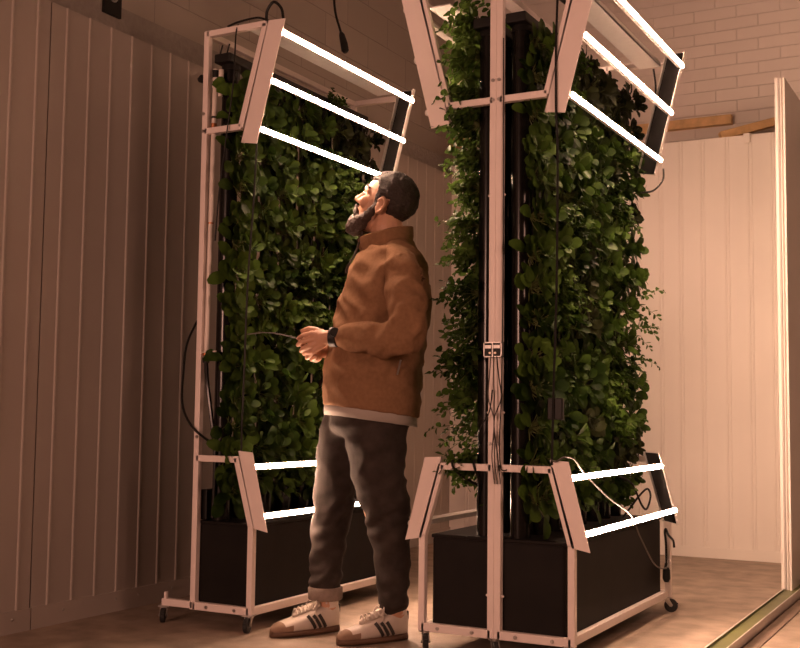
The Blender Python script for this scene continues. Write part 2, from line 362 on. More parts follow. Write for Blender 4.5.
def half(root, s, lit, LEN, nt=8, off=0, up=0.0):
    x0 = s*TB/2 if off else 0.0
    for yy, tagn in ((0, 'near'), (LEN, 'far')):
        y = yy+TB/2
        def bm(name, a, c, w=TB, h=TB, side=(0,1,0)):
            b = MB(); b.beam((s*a[0]+x0, y, a[1]), (s*c[0]+x0, y, c[1]), w, h, side); return b.obj(name, M['white'], root, 0, .002)
        bm('post', (0, .062), (0, 2.395+up))
        bm('foot_rail', (0, .077), (.272, .077), TB, .03)
        bm('outer_post', (.272, .062), (.272, .405))
        bm('slanted_arm', (.272, .400), (.196, .662))
        bm('cross_bar', (.0, .655), (.200, .655))
        bm('cross_bar', (.0, 1.978), (.182, 1.978))
        bm('slanted_arm', (.180, 1.975), (.290+up*.23, 2.385+up))
        bm('top_bar', (.0, 2.383+up), (.296+up*.2, 2.383+up))
    b = MB(); b.box((s*.272-TB/2, TB, .062), (s*.272+TB/2, LEN, .092)); b.obj('side_rail', M['white'], root, 0, .002)
    b = MB(); b.box((x0-TB/2, TB, .062), (x0+TB/2, LEN, .092)); b.obj('side_rail', M['white'], root, 0, .002)
    b = MB()
    b.box((min(s*.20, s*.295), TB, 2.372), (max(s*.20, s*.295), LEN-.10, 2.376)); b.box((min(s*.291, s*.295), TB, 2.372), (max(s*.291, s*.295), LEN-.10, 2.392))
    b.obj('top_rail', M['alu'], root, 0)
    b = MB(); b.box((x0-TB/2, TB, 2.37), (x0+TB/2, LEN, 2.395)); b.obj('top_rail', M['white'], root, 0)
    for i in range(4):
        b = MB(); yy = .12+i*(LEN-.24)/3; b.box((min(s*.012, s*.262), yy, .070), (max(s*.012, s*.262), yy+.05, .074)); b.obj('slat', M['white'], root, 0)
    fixture(root, s, (2.335+up*.8, 2.145+up*.5, 1.955+up*.15), lean_x, (.185, .262, 1.90), (.305+up*.24, .388+up*.24, 2.388+up), .0, LEN-.065, lit, 0)
    fixture(root, s, (.630, .445), lambda z: .285+(.63-z)*.30, (.287, .352, .383), (.205, .275, .685), .0, LEN-.065, lit, 0)
    # planting towers: black tubes standing on the tank
    for i in range(nt):
        y = .085+i*(LEN-.16)/(nt-1)
        b = MB(); b.tube([(s*.065, y, .40), (s*.065, y, 2.24)], .036, 18)
        tw = b.obj('planting_tower', M['blackgloss'], root)
        c_ = MB(); c_.tube([(s*.065, y, 2.24), (s*.065, y, 2.262)], [.040, .037], 18); c_.obj('tower_cap', M['black'], tw)
    b = MB(); b.box((min(s*.025, s*.105), .02, 2.262), (max(s*.025, s*.105), LEN-.02, 2.30)); b.obj('header_pipe', M['black'], root, 0, .006)
    for px, pz in ((.07, .077), (.205, .077), (.004, .74 if s > 0 else .74)):
        bolt(root, (s*px+x0, 0, pz))
    for pz in (2.05, 1.978): bolt(root, (s*.012 if off else -.004, 0, pz))
    bolt(root, (s*.10+x0, 0, 1.978)) if False else None

def tank(u, v, s, LEN, label):
    b = MB(); x0, x1 = (.004, .256) if s > 0 else (-.256, -.004)
    b.box((x0, 0, .076), (x1, LEN-.03, .40))
    t = tag(b.obj('water_tank', M['tank'], None, 0, .012, (u, v+.028, 0)), label, 'tank', 'black water tanks in the rack bases')
    l = MB(); l.box((x0-.004, 0.0, .395), (x1+.003, LEN-.03, .408)); l.obj('lid', M['tank'], t, 0, .004)
    return t
LA, LB = 1.17, 1.22
uA, vA, uB, vB = -2.857, 3.585, -1.605, 3.676
rackA = thing('grow_rack', 'single-sided white grow rack on castors behind the man, beside left wall', 'plant rack', (uA, vA, 0), 0)
half(rackA, 1, True, LA)
# outrigger with castors behind rack A
for yy in (TB/2, LA+TB/2):
    b = MB(); b.beam((-.155, yy, .079), (0, yy, .079), TB, .028); b.obj('outrigger', M['white'], rackA, 0, .002)
    b = MB(); b.beam((-.142, yy, .09), (-.142, yy, .118), .012, .012); b.obj('peg', M['white'], rackA, 0)
    castor(rackA, -.15, yy, R(-60)); castor(rackA, .268, yy, R(-75))
rackB = thing('grow_rack', 'tall double-sided white grow rack on castors, right of the man', 'plant rack', (uB, vB, 0), 0)
half(rackB, 1, True, LB, off=1, up=.045); half(rackB, -1, False, LB, off=1, up=.045)
for yy in (TB/2, LB+TB/2):
    for x in (-.272, .272): castor(rackB, x, yy, R(-60 if yy < .5 else 20))
    castor(rackB, 0.0, yy, R(-60))
tank(uA, vA, 1, LA, 'black water tank in the base of the left grow rack, behind the man')
tank(uB, vB, 1, LB, 'black water tank under the two lit bars of the right grow rack')
tank(uB, vB, -1, LB, 'black water tank in the left half of the right grow rack')

# white supply pipes and fittings on rack A
b = MB(); b.tube([(.036, .02, 2.235), (.024, .02, 1.06)], .0105, 14); sp = b.obj('supply_pipe', M['pvc'], rackA)
for z, m_, r_, h_ in ((2.215, 'black', .0145, .03), (2.17, 'pvc', .0135, .02), (1.995, 'copper', .0125, .03), (2.035, 'black', .013, .008), (1.975, 'black', .013, .008), (1.07, 'copper', .0135, .012), (1.045, 'black', .013, .02), (1.60, 'copper', .012, .006)):
    xx = .024+(z-1.06)/1.175*.012
    b = MB(); b.tube([(xx, .02, z-h_/2), (xx, .02, z+h_/2)], r_, 14); b.obj('pipe_fitting', M[m_], sp)
b = MB(); b.tube([(.064, .02, 2.23), (.062, .02, 2.12)], .010, 12); b.obj('short_pipe', M['pvc'], rackA)
b = MB(); b.tube([(-.015, .005, 1.075), (.085, .005, 1.080)], .0035, 8); b.obj('pipe_peg', M['pvc'], rackA)
b = MB(); b.tube([(-.02, .02, 2.20), (-.035, .02, 2.205), (-.050, .02, 2.203)], [.016, .018, .010], 12); b.obj('pipe_plug', M['black'], rackA)
for x_ in (.03, .065):
    b = MB(); b.tube([(x_, .05, 2.295), (x_+.015, .05, 2.345)], .0035, 8); b.obj('micro_tube', M['black'], rackA)
# collector gutters behind the towers
b = MB(); b.box((-.004, .04, .41), (.028, LA-.03, .53)); b.obj('collector', M['black'], rackA, 0, .004)
b = MB(); b.box((-.272, .45, .47), (-.255, LB-.02, .52)); b.obj('gutter', M['black'], rackB, 0, .004)
# control box on the double posts of rack B
cb = MB(); cb.box((-.034, -.020, 1.046), (.034, -.002, 1.098)); cb = cb.obj('control_box', M['black'], rackB, 0, .003)
b = MB()
for q in ((-.035, -.0205, 1.045, .035, -.0005, 1.049), (-.035, -.0205, 1.095, .035, -.0005, 1.099), (-.035, -.0205, 1.045, -.031, -.0005, 1.099), (.031, -.0205, 1.045, .035, -.0005, 1.099), (-.002, -.0215, 1.047, .002, -.018, 1.097)): b.box(q[:3], q[3:])
b.obj('box_frame', M['steel'], cb, 0)
for s in (-1, 1):
    b = MB(); b.box((s*.0165-.012, -.0225, 1.076), (s*.0165+.012, -.0195, 1.088)); b.obj('relay', M['steel'], cb, 0)
    b = MB(); b.ell((s*.010, -.021, 1.060), (.005, .004, .004), 10, 6); b.obj('indicator_lamp', M['led_red'], cb)
for z in (1.63, .85, .21):
    for s in (-1, 1):
        b = MB(); b.ell((s*.029, .012, z), (.006, .006, .005), 8, 6); b.obj('cable_tie', M['white'], rackB)

# ------------------------------------------------------------------ cables and hoses
def cable(name, pts, r, m, label, cat='cable', n=6):
    b = MB(); b.tube(spline(pts, n), r, 8); return tag(b.obj(name, M[m]), label, cat)
def A(x, y, z): return (uA+x, vA+y, z)
def B(x, y, z): return (uB+x, vB+y, z)
cable('power_cable', [A(.30,-.004,2.39), A(.305,-.006,2.43), A(.335,-.006,2.46), A(.37,-.004,2.43), A(.372,.01,2.39)], .006, 'black', 'black cable loop arching over the top of the left rack\'s end plate')
cable('power_cable', [A(.10,.01,2.402), A(.16,.0,2.408), A(.25,-.004,2.41), A(.29,-.004,2.398), A(.30,.02,2.395)], .0045, 'black', 'thin black cable lying along the top bar of the left rack')
cable('power_cable', [A(.152,.01,2.402), A(.153,-.006,2.35), A(.150,-.012,2.15), A(.118,-.014,1.90), A(.098,-.02,1.70), A(.085,-.02,1.52)], .003, 'black', 'thin black cable hanging down beside the left rack\'s white pipe')
cable('power_cable', [A(.255,.012,1.91), A(.250,.008,1.70), A(.235,.0,1.35), A(.228,.0,1.05), A(.222,.0,.80), A(.215,.01,.668)], .004, 'black', 'black cable hanging from left rack\'s upper lamp down past the plants')
cable('power_cable', [A(.06,.03,.71), A(-.01,-.016,.78), A(-.075,.0,.87), A(-.09,.02,1.0), A(-.085,.03,1.11), A(-.055,.05,1.20), A(-.01,.04,1.24)], .005, 'black', 'black cable bulging out behind the left rack\'s rear post')
cable('drain_hose', [A(.024,.02,1.04), A(.026,.03,.95), A(.045,.035,.82), A(.062,.04,.70), A(.065,.04,.56), A(.06,.04,.42)], .0085, 'blackgloss', 'black hose running from the white pipe down into the left rack\'s tank', 'hose')
cable('hanging_cable', [(-2.93, 4.5, 4.0), (-2.83, 4.5, 3.1), (-2.815, 4.5, 2.80), (-2.775, 4.5, 2.655)], .006, 'black', 'black cable with a plug hanging from the ceiling above the left rack').name
b = MB(); b.tube([(-2.777,4.5,2.66), (-2.770,4.5,2.645), (-2.757,4.5,2.60), (-2.750,4.5,2.565), (-2.748,4.5,2.555)], [.007,.014,.018,.018,.010], 12)
bpy.data.objects['hanging_cable']; pl = b.obj('plug', M['black'], bpy.data.objects['hanging_cable'])
cable('power_cable', [B(.235,-.004,2.60), B(.238,-.006,2.38), B(.232,-.008,2.15), B(.232,-.008,1.92), B(.236,-.002,1.75), B(.232,.0,1.3), B(.222,.0,.95), B(.215,.0,.672)], .0045, 'black', 'black cable hanging down in front of the right rack\'s right plant face')
t = thing('cable_connector', 'black square connector block halfway down the right rack\'s hanging cable', 'connector', B(.224, .012, .865))
b = MB(); b.box((-.028, -.008, -.038), (.028, .012, .038)); b.obj('housing', M['black'], t, 0, .004)
cable('power_cable', [B(.215,-.006,.69), B(.235,-.012,.685), B(.262,-.006,.70), B(.285,.03,.692), B(.30,.10,.64), B(.315,.30,.55), B(.345,.48,.475), B(.318,.70,.37), B(.312,.92,.24), B(.312,1.10,.205), B(.298,1.19,.225)], .0032, 'greycable', 'thin grey cable trailing diagonally across the right rack\'s lower lit bars')
t = thing('power_plug', 'black inline plug hanging on the right rack\'s far lower post', 'plug', B(.290, 1.19, .075))
b = MB(); b.tube([(.0,-.01,.06), (.0,-.01,.075), (.0,-.01,.11), (.0,-.01,.125), (0,-.01,.14)], [.010,.017,.016,.009,.006], 12); b.obj('plug_body', M['black'], t)
b = MB(); b.tube(spline([(.0,-.01,.135), (.0,-.012,.22), (-.005,-.012,.27), (.002,-.02,.285), (.015,-.03,.262), (.035,-.03,.24), (.040,-.03,.21)]), .005, 8); b.obj('lead', M['black'], t)
cable('drip_hose', [B(.20,.80,.60), B(.21,.95,.56), B(.23,1.02,.47), B(.235,1.08,.45), B(.24,1.12,.50), B(.22,1.14,.53), B(.20,1.08,.50), B(.19,1.0,.46), B(.17,.95,.42)], .0045, 'black', 'looped black hose under the plants at the right rack\'s far end', 'hose')
cable('power_cable', [B(.030,-.004,2.2), B(.034,-.006,1.5), B(.030,-.008,.95), B(.022,-.006,.75), B(.028,-.008,.66), B(.045,-.008,.648), B(.05,.03,.66)], .0022, 'black', 'hair-thin black cable running along the right edge of double posts')
for i, (dx, m_, nm) in enumerate(((-.006, 'greycable', 'grey wire drooping from the left of the small control box'), (.004, 'greycable', 'grey wire hanging straight down below the small control box'), (.016, 'black', 'black wire looping down from the right of the control box'))):
    cable('control_wire', [B(dx,-.020,1.05), B(dx*1.6,-.024,.98), B(dx*2.2,-.024,.90), B(.008,-.022,.82), B(.004+dx,-.016,.70), B(dx+.01,-.006,.60)], .0022, m_, nm, 'wire')
cable('control_wire', [B(.0,-.018,.93), B(-.012,-.020,.85), B(-.05,-.006,.80), B(-.075,.03,.76), B(-.08,.08,.70)], .0025, 'black', 'black wire running from double posts left into the plants', 'wire')
cable('pump_hose', [B(-.085,.02,.68), B(-.075,-.006,.66), B(-.072,.03,.60), B(-.085,.05,.52), B(-.078,.06,.41)], .005, 'black', 'black hose over the left cross bar going down into the left tank', 'hose')
cable('pump_hose', [B(-.155,-.0,.70), B(-.158,-.012,.66), B(-.14,.03,.62), B(-.10,.10,.58), B(-.06,.16,.52), B(-.04,.16,.42)], .0045, 'black', 'black hose swinging right below the left cross bar', 'hose')
t = thing('pump', 'small black pump sitting on the left water tank of the right rack', 'pump', B(-.17, .34, .408))
b = MB(); b.box((-.035, -.03, 0), (.035, .03, .075)); b.obj('pump_body', M['black'], t, 0, .006)
b = MB(); b.tube(spline([(0,0,.074), (0,0,.10), (.005,-.01,.13), (.04,-.04,.18), (.055,-.06,.24)]), .004, 8); b.obj('pump_lead', M['greycable'], t)
cable('cable_bundle', [B(.16,.05,2.41), B(.15,.3,2.42), B(.17,.55,2.43), B(.19,.8,2.425), B(.20,1.0,2.42), B(.22,1.15,2.405)], .011, 'black', 'dark cable bundle lying on top of the right rack')
cable('power_cable', [B(.255,1.15,2.375), B(.262,1.158,2.30), B(.258,1.165,2.22), B(.25,1.16,2.15)], .0045, 'black', 'short black cable dropping inside the far end plate of right rack')
cable('drip_hose', [B(.29,1.175,1.93), B(.285,1.18,1.88), B(.25,1.15,1.83), B(.20,1.12,1.82)], .0045, 'black', 'black hose curling below the right rack\'s upper lamp at far end', 'hose')

# ------------------------------------------------------------------ the plants
PROF = [.10, .50, .84, 1.0, .98, .78, .30]
def leaf(b, p, d, up, L, w, cup, droop, rnd, mi=0, n=6, tip=.75, wave=0.0):
    """obovate leaf as a curved 3-wide grid; d: direction, up: upper face"""
    d = d.normalized(); side = d.cross(up)
    if side.length < 1e-4: side = d.cross(V((.3, .7, .2)))
    side.normalize(); nrm = side.cross(d).normalized()
    vs = []; pos = V(p); dd = d.copy(); ph = rnd.random()*6
    for i in range(n+1):
        t = i/n
        f = t*(len(PROF)-1); i0 = min(len(PROF)-2, int(f)); wd = w*(PROF[i0]+(PROF[i0+1]-PROF[i0])*(f-i0))
        c = cup*wd
        wv = wave*w*math.sin(t*9+ph)
        vs += [pos-side*wd+nrm*(c+wv), pos-side*wd*.5+nrm*c*.15, pos, pos+side*wd*.5+nrm*c*.15, pos+side*wd+nrm*(c-wv)]
        ax = side; q = Matrix.Rotation(-droop/n, 3, ax); dd = (q @ dd).normalized(); nrm = (q @ nrm).normalized()
        dd = (dd+V((0,0,-.02*droop))).normalized()
        pos = pos+dd*(L/n)
    fs = [(i*5+j, i*5+j+1, (i+1)*5+j+1, (i+1)*5+j) for i in range(n) for j in range(4)]
    b.add(vs, fs, mi)
def rosette(seed, count, L, w, reach=.05, cup=.35, droop=.9, lm='leafA', wave=0.0):
    """broad-leaved plant growing out along +x from the origin"""
    r = random.Random(seed); b = MB()
    for k in range(count):
        t = (k+.5)/count; th = k*2.39996+r.uniform(-.3, .3); pol = .25+1.15*t+r.uniform(-.12, .12)
        d = V((math.cos(pol), math.sin(pol)*math.cos(th), math.sin(pol)*math.sin(th)+.18))
        base = V((reach*(1-t)*.9+.004, r.uniform(-.03, .03), r.uniform(-.03, .03)))
        l = L*r.uniform(.72, 1.12)*(.65+.45*t); upv = (V((1, 0, .25))-d*.2)
        st = base+d.normalized()*l*.35
        b.tube([V((0, 0, 0)), base, st], .0016, 4, 1, False)
        leaf(b, st, d+V((r.uniform(-.2,.2), r.uniform(-.2,.2), r.uniform(-.2,.2))), upv, l*.75, w*r.uniform(.8, 1.15)*(.7+.35*t), cup*r.uniform(.3, 1.3), droop*r.uniform(.4, 1.4), r, wave=wave)
    return b.mesh('broad_leaved_plant', [M[lm], M['stem']], 80)
def bushy(seed, stems, length, lw, per=9, lm='leafB', trail=0.0):
    r = random.Random(seed); b = MB()
    for k in range(stems):
        th = k*2.39996+r.uniform(-.4, .4); pol = .15+1.1*(k+.5)/stems
        d = V((math.cos(pol), math.sin(pol)*math.cos(th), math.sin(pol)*math.sin(th)+.2)).normalized()
        p = V((0, 0, 0)); pts = [p.copy()]; L = length*r.uniform(.65, 1.15); n = 6
        for i in range(n):
            d = (d+V((r.uniform(-.18,.18), r.uniform(-.18,.18), r.uniform(-.16,.16)-.10-trail))).normalized(); p = p+d*(L/n); pts.append(p.copy())
        b.tube(pts, [.0018-.0002*i for i in range(n+1)], 4, 1, False)
        for j in range(per):
            t = .25+.75*(j+.5)/per; i = min(n-1, int(t*n)); q = pts[i].lerp(pts[i+1], t*n-i); ax = (pts[i+1]-pts[i]).normalized()
            a = j*2.4+r.uniform(-.5,.5); o1 = ax.orthogonal().normalized(); o2 = ax.cross(o1)
            ld = (o1*math.cos(a)+o2*math.sin(a)+ax*.55+V((.25,0,.15))).normalized()
            leaf(b, q, ld, V((.7, 0, .8)), lw*2.3*r.uniform(.6, 1.15), lw*r.uniform(.7, 1.1), .35*r.uniform(0, 1.3), .6*r.uniform(.2, 1.5), r, n=3, tip=.9)
    return b.mesh('small_leaved_plant', [M[lm], M['stem']], 80)
BROAD = [rosette(10+i, 32, .098, .027, .06, .10, .7, 'leafA') for i in range(5)]
LETT = [rosette(30+i, 32, .100, .031, .06, .3, 1.1, 'leafL', .2) for i in range(3)]
MED = [rosette(50+i, 40, .088, .021, .065, .12, .7, 'leafA') for i in range(4)]
DARK = [rosette(70+i, 32, .092, .025, .055, .25, 1.0, 'leafD', .1) for i in range(3)]
SMALL = [bushy(90+i, 17, .155, .0135, 12, 'leafB') for i in range(5)]
TRAIL = [bushy(110+i, 7, .22, .0115, 11, 'leafB', .08) for i in range(2)]
FINE = [bushy(120+i, 18, .130, .0135, 11, 'leafA') for i in range(4)]
ORD = ['top', 'second', 'third', 'fourth', 'fifth', 'sixth', 'seventh', 'eighth', 'ninth', 'tenth', 'eleventh', 'twelfth', 'thirteenth', 'fourteenth']
COL = ['nearest', 'second', 'third', 'fourth', 'fifth', 'sixth', 'seventh', 'farthest']
rp = random.Random(5)
WORD = {'b': 'broad-leaved green', 'l': 'bright crinkly lettuce-like', 'm': 'narrow-leaved green', 'd': 'dark bronze-leaved', 's': 'small-leaved herb', 't': 'trailing small-leaved', 'f': 'fine-leaved green'}
SETS = {'b': BROAD, 'l': LETT, 'm': MED, 'd': DARK, 's': SMALL, 't': TRAIL, 'f': FINE}
NAME = {'b': 'broad_leaved_plant', 'l': 'lettuce_plant', 'm': 'leafy_plant', 'd': 'bronze_leaved_plant', 's': 'herb_plant', 't': 'trailing_herb_plant', 'f': 'herb_plant'}
def plant(kind, loc, s, scale, label, group, bias=0.0):
    o = bpy.data.objects.new(NAME[kind], rp.choice(SETS[kind])); C.objects.link(o)
    o.location = loc; a = rp.uniform(-.25, .25)+bias
    o.rotation_euler = (rp.uniform(-.5, .5), rp.uniform(-.12, .12), a if s > 0 else PI+a)
    k = scale*rp.uniform(.88, 1.15); o.scale = (k, k, k); tag(o, label, 'plant', group)
def wall_of_plants(root, s, LEN, cols, rows, pick, where, group, z0=.54, z1=2.185):
    for c in cols:
        y = .085+c*(LEN-.16)/7
        for r_ in range(rows):
            z = z1-(z1-z0)*r_/(rows-1)+(.03 if c % 2 else -.0)+rp.uniform(-.015, .015)
            k, sc = pick(c, r_)
            if k is None: continue
            plant(k, (root.location.x+s*.098, root.location.y+y, z), s, sc,
                  f'{WORD[k]} plant, {ORD[r_]} {"" if r_ == 0 else "from top "}in {COL[c]} tower, {where}', group, (-.22*s if c == 0 else 0.0))
def pickA(c, r):
    if r == 0 and c < 2: return 'l', 1.0
    if c == 0: return ('l' if r in (1, 9) else 'b'), (1.0 if r > 1 else .95)
    if c in (1, 2): return rp.choice('bbm' if r > 1 else 'bl'), .95
    if c in (3, 4): return rp.choice('mmbf' if r < 9 else 'bmf'), .95
    if r < 2 and c > 4: return 'd', .95
    return rp.choice('ffms'), 1.0
def pickB(c, r):
    if c == 0: return ('b' if r not in (4, 8) else 'm'), (1.08 if r > 7 else .95)
    if r < 2 and c > 2: return 'd', 1.0
    if c in (1, 2): return rp.choice('bbmf'), 1.0
    if c == 7: return ('t' if r in (7, 8, 9) else rp.choice('dbd')), 1.0
    return rp.choice('bmdfb'), 1.0
def pickL(c, r): return rp.choice('ssst' if r > 8 else 'sss'), 1.0
wall_of_plants(rackA, 1, LA, range(8), 14, pickA, 'left rack', 'plants growing on the left rack', .54, 2.12)
wall_of_plants(rackB, 1, LB, range(8), 14, pickB, 'right rack\'s lit side', 'plants growing on the lit side of the right rack')
wall_of_plants(rackB, -1, LB, range(3), 14, pickL, 'right rack\'s left side', 'plants growing on the left side of the right rack', .66, 2.3)
plant('s', (uA+.085, vA+.80, 2.285), 1, .62, 'lone herb sprig standing up above the plants between left rack\'s lit bars', None)
del_ = None

# ------------------------------------------------------------------ the man
FX = Matrix.Rotation(R(-141.6), 4, 'Z')
man = thing('person', 'bearded person in brown fleece and dark jeans looking up at the left rack', 'person', (-2.185, 3.776, 0), R(-141.6))
def sup(cx, rx, ry, z, n=28, e=2.4, tilt=0.0, cy=0.0):
    out = []
    for j in range(n):
        th = 2*PI*j/n; c, s = math.cos(th), math.sin(th)
        x = rx*math.copysign(abs(c)**(2/e), c); y = ry*math.copysign(abs(s)**(2/e), s)
        out.append(V((cx+x, cy+y, z+tilt*x)))
    return out
# head frame: ear canal origin, tilted back
HS, TAU = 1.03, R(25)
HT = Matrix.Translation((-.058, 0, 1.640)) @ Matrix.Rotation(R(-24), 4, 'Z') @ Matrix.Rotation(-TAU, 4, 'Y') @ Matrix.Scale(HS, 4)
def hp(x, y, z): return HT @ V((x, y, z))
body = MB()
hd = MB()
hd.ell((-.005, 0, .052), (.097, .075, .088), 24, 16)
hd.ell((.045, 0, .0), (.050, .058, .082), 20, 14)
hd.ell((.040, 0, -.062), (.050, .052, .046), 16, 10)
hd.ell((.080, 0, -.088), (.022, .026, .022), 12, 8)
hd.caps([(.088, 0, .046), (.096, 0, .022), (.115, 0, -.005)], [.010, .0105, .0115], 10)
for s in (-1, 1):
    hd.ell((.100, s*.013, -.011), (.012, .009, .009), 10, 8)
    hd.caps([(.070, s*.050, .036), (.086, s*.032, .046), (.093, s*.008, .042)], [.009, .010, .009], 10)
    hd.ell((.068, s*.042, -.006), (.026, .020, .024), 12, 8)
    hd.ell((-.006, s*.078, .0), (.019, .008, .031), 12, 8)
    hd.caps([(.008, s*.082, .018), (-.002, s*.090, .030), (-.018, s*.094, .025), (-.025, s*.093, .006), (-.016, s*.086, -.016), (-.004, s*.079, -.028)], .0052, 8)
hd.caps([(.086, -.022, -.044), (.098, -.008, -.039), (.098, .008, -.039), (.086, .022, -.044)], .0070, 8)
hd.caps([(.084, -.020, -.052), (.096, -.006, -.054), (.096, .006, -.054), (.084, .020, -.052)], .0075, 8)
hd.xf(HT); body.v, body.f, body.m = hd.v, hd.f, hd.m
body.caps([hp(-.035, 0, -.045), (-.070, 0, 1.565), (-.085, 0, 1.50), (-.09, 0, 1.44)], [.062, .064, .070, .085], 18)
body.loft([sup(-.08, .08, .08, 1.45), sup(-.075, .11, .13, 1.39), sup(-.07, .12, .15, 1.25), sup(-.04, .115, .15, 1.05), sup(-.01, .12, .155, .92), sup(0, .10, .14, .83)])
LH, RH = (-.100, .175, 1.425), (-.100, -.175, 1.425)
LE, LW = (-.105, .262, 1.115), (.130, .135, 1.125)
RE, RW = (-.060, -.275, 1.125), (.150, -.055, 1.085)
body.caps([(-.09, .13, 1.385), LE], [.045, .040], 12); body.caps([LE, LW, (.165, .118, 1.125)], [.042, .030, .027], 12)
body.caps([(-.09, -.13, 1.385), RE], [.045, .040], 12); body.caps([RE, RW, (.175, -.035, 1.080)], [.042, .030, .027], 12)
RL = [(.055, -.085, .86), (.085, -.095, .68), (.115, -.10, .49), (.135, -.10, .32), (.130, -.092, .10)]
LL = [(-.035, .085, .86), (-.01, .09, .71), (-.025, .095, .53), (-.045, .095, .45), (-.085, .095, .30), (-.105, .092, .10)]
body.caps(RL, [.085, .075, .055, .05, .04], 12); body.caps(LL, [.085, .078, .062, .055, .048, .04], 12)
# left hand (near): palm faces away, thumb on top, fingers curled round the cable
def hand(b, wrist, palm_c, knuck, tips, thumb, rr):
    sh = lambda p: (.19+(p[0]-.19)*.84 if p[0] > .19 else p[0], p[1], p[2]-(.014 if p[2] > 1.15 else .010 if p[1] > .04 and p[2] > 1.075 else 0))
    knuck = [sh(p) for p in knuck]; tips = [[sh(p) for p in c] for c in tips]; thumb = [sh(p) for p in thumb]
    b.caps([wrist, palm_c], [.027, .031], 12)
    for k in knuck: b.caps([V(wrist).lerp(V(k), .45), k], [.018, .0105], 10)
    b.ell(palm_c, (.032, .020, .040), 12, 8)
    for k, ch, r_ in zip(knuck, tips, rr): b.caps([k]+ch, [r_*1.02]+[r_*.9*(1-.07*i) for i in range(len(ch))], 10)
    b.caps(thumb, [.016, .0125, .0115, .0095], 10)
hand(body, (.165, .118, 1.125), (.196, .106, 1.118),
     [(.236, .108, 1.148), (.242, .110, 1.124), (.238, .108, 1.100), (.228, .104, 1.078)],
     [[(.276, .094, 1.140), (.290, .062, 1.130), (.262, .046, 1.128)], [(.284, .092, 1.114), (.292, .058, 1.106), (.262, .040, 1.104)],
      [(.274, .090, 1.090), (.278, .058, 1.083), (.252, .042, 1.081)], [(.254, .086, 1.068), (.258, .060, 1.062), (.240, .048, 1.062)]],
     [(.185, .098, 1.146), (.214, .082, 1.166), (.245, .070, 1.171), (.272, .062, 1.163)], (.0098, .0102, .0098, .0086))
hand(body, (.175, -.035, 1.080), (.200, -.010, 1.073),
     [(.228, .004, 1.090), (.234, .010, 1.072), (.228, .016, 1.056), (.214, .022, 1.046)],
     [[(.258, .022, 1.090), (.268, .048, 1.096), (.254, .064, 1.104)], [(.260, .034, 1.064), (.262, .066, 1.066), (.246, .086, 1.074)],
      [(.248, .044, 1.048), (.246, .074, 1.050), (.232, .092, 1.058)], [(.228, .050, 1.040), (.222, .076, 1.044), (.212, .090, 1.050)]],
     [(.190, -.016, 1.098), (.215, .004, 1.118), (.242, .014, 1.124), (.266, .020, 1.120)], (.0095, .0098, .0094, .0082))
me = remesh(body, .0032, 1, .4)
me.materials.append(M['skin']); me.materials.append(M['lip'])
IT = HT.inverted()
for p in me.polygons:
    c = IT @ p.center
    if c.x > .088 and abs(c.y) < .021 and -.061 < c.z < -.037: p.material_index = 1
link('body', me, man)
for s in (-1, 1):
    b = MB(); b.ell((.0815, s*.031, .020), (.0115, .0115, .0095), 16, 12); b.xf(HT); ey = b.obj('eye', M['eye'], man)
    b = MB(); b.ell((.0915, s*.032, .0235), (.0035, .0055, .0055), 12, 8); b.xf(HT); b.obj('iris', M['iris'], ey)
    b = MB(); b.caps([(.070, s*.054, .050), (.086, s*.036, .058), (.095, s*.016, .053)], [.0035, .005, .0045], 8); b.xf(HT); b.obj('eyebrow', M['hair'], man)
# hair: a cap cut to the hairline
def noisy(me, amp, sc, seed=0.0, stretch=(1,1,1)):
    for v in me.vertices:
        q = V((v.co.x*sc*stretch[0]+seed, v.co.y*sc*stretch[1], v.co.z*sc*stretch[2])); v.co += v.normal*(noise.noise(q)*amp)
    me.update()
b = MB(); b.ell((-.010, 0, .056), (.105, .083, .097), 160, 110)
vs = []
for p in b.v:
    x, y, z = p
    # front limit rises at the forehead, sideburn in front of the ear, nape behind
    lim = .088 if x > .050 else (.088+(.050-x)/.060*(-.10) if x > -.010 else (-.012-(-.010-x)*1.0))
    if abs(y) > .045 and .008 < x < .032: lim = min(lim, -.012)
    if abs(y) > .05 and -.03 < x <= .008: lim = max(lim, .036)
    w = max(0.0, min(1.0, (z-lim)/.014+.5)); w = w*w*(3-2*w)
    k = .86+.14*w; c = V((-.008, 0, .052)); vs.append(tuple(c+(V(p)-c)*k))
b.v = vs; b.xf(HT); me = b.mesh('hair', M['hair'], 180); noisy(me, .003, 230); noisy(me, .004, 45, 4); link('hair', me, man)
b = MB()
for s in (-1, 1):
    b.caps([(.014, s*.068, .0), (.022, s*.066, -.030), (.036, s*.058, -.062), (.060, s*.040, -.088), (.082, s*.004, -.098)], [.010, .015, .021, .027, .030], 14)
    b.caps([(.040, s*.045, -.085), (.065, s*.02, -.112), (.088, 0, -.118)], [.021, .024, .022], 12)
    b.caps([(.080, s*.034, -.066), (.092, s*.027, -.047), (.103, s*.010, -.030)], [.012, .009, .0065], 10)
b.ell((.092, 0, -.082), (.018, .022, .020), 12, 8)
b.ell((.076, 0, -.116), (.036, .032, .026), 14, 10)
b.xf(HT); me = remesh(b, .0045, 3); me.materials.append(M['beard']); noisy(me, .004, 190, 2); noisy(me, .005, 70, 9); link('beard', me, man)

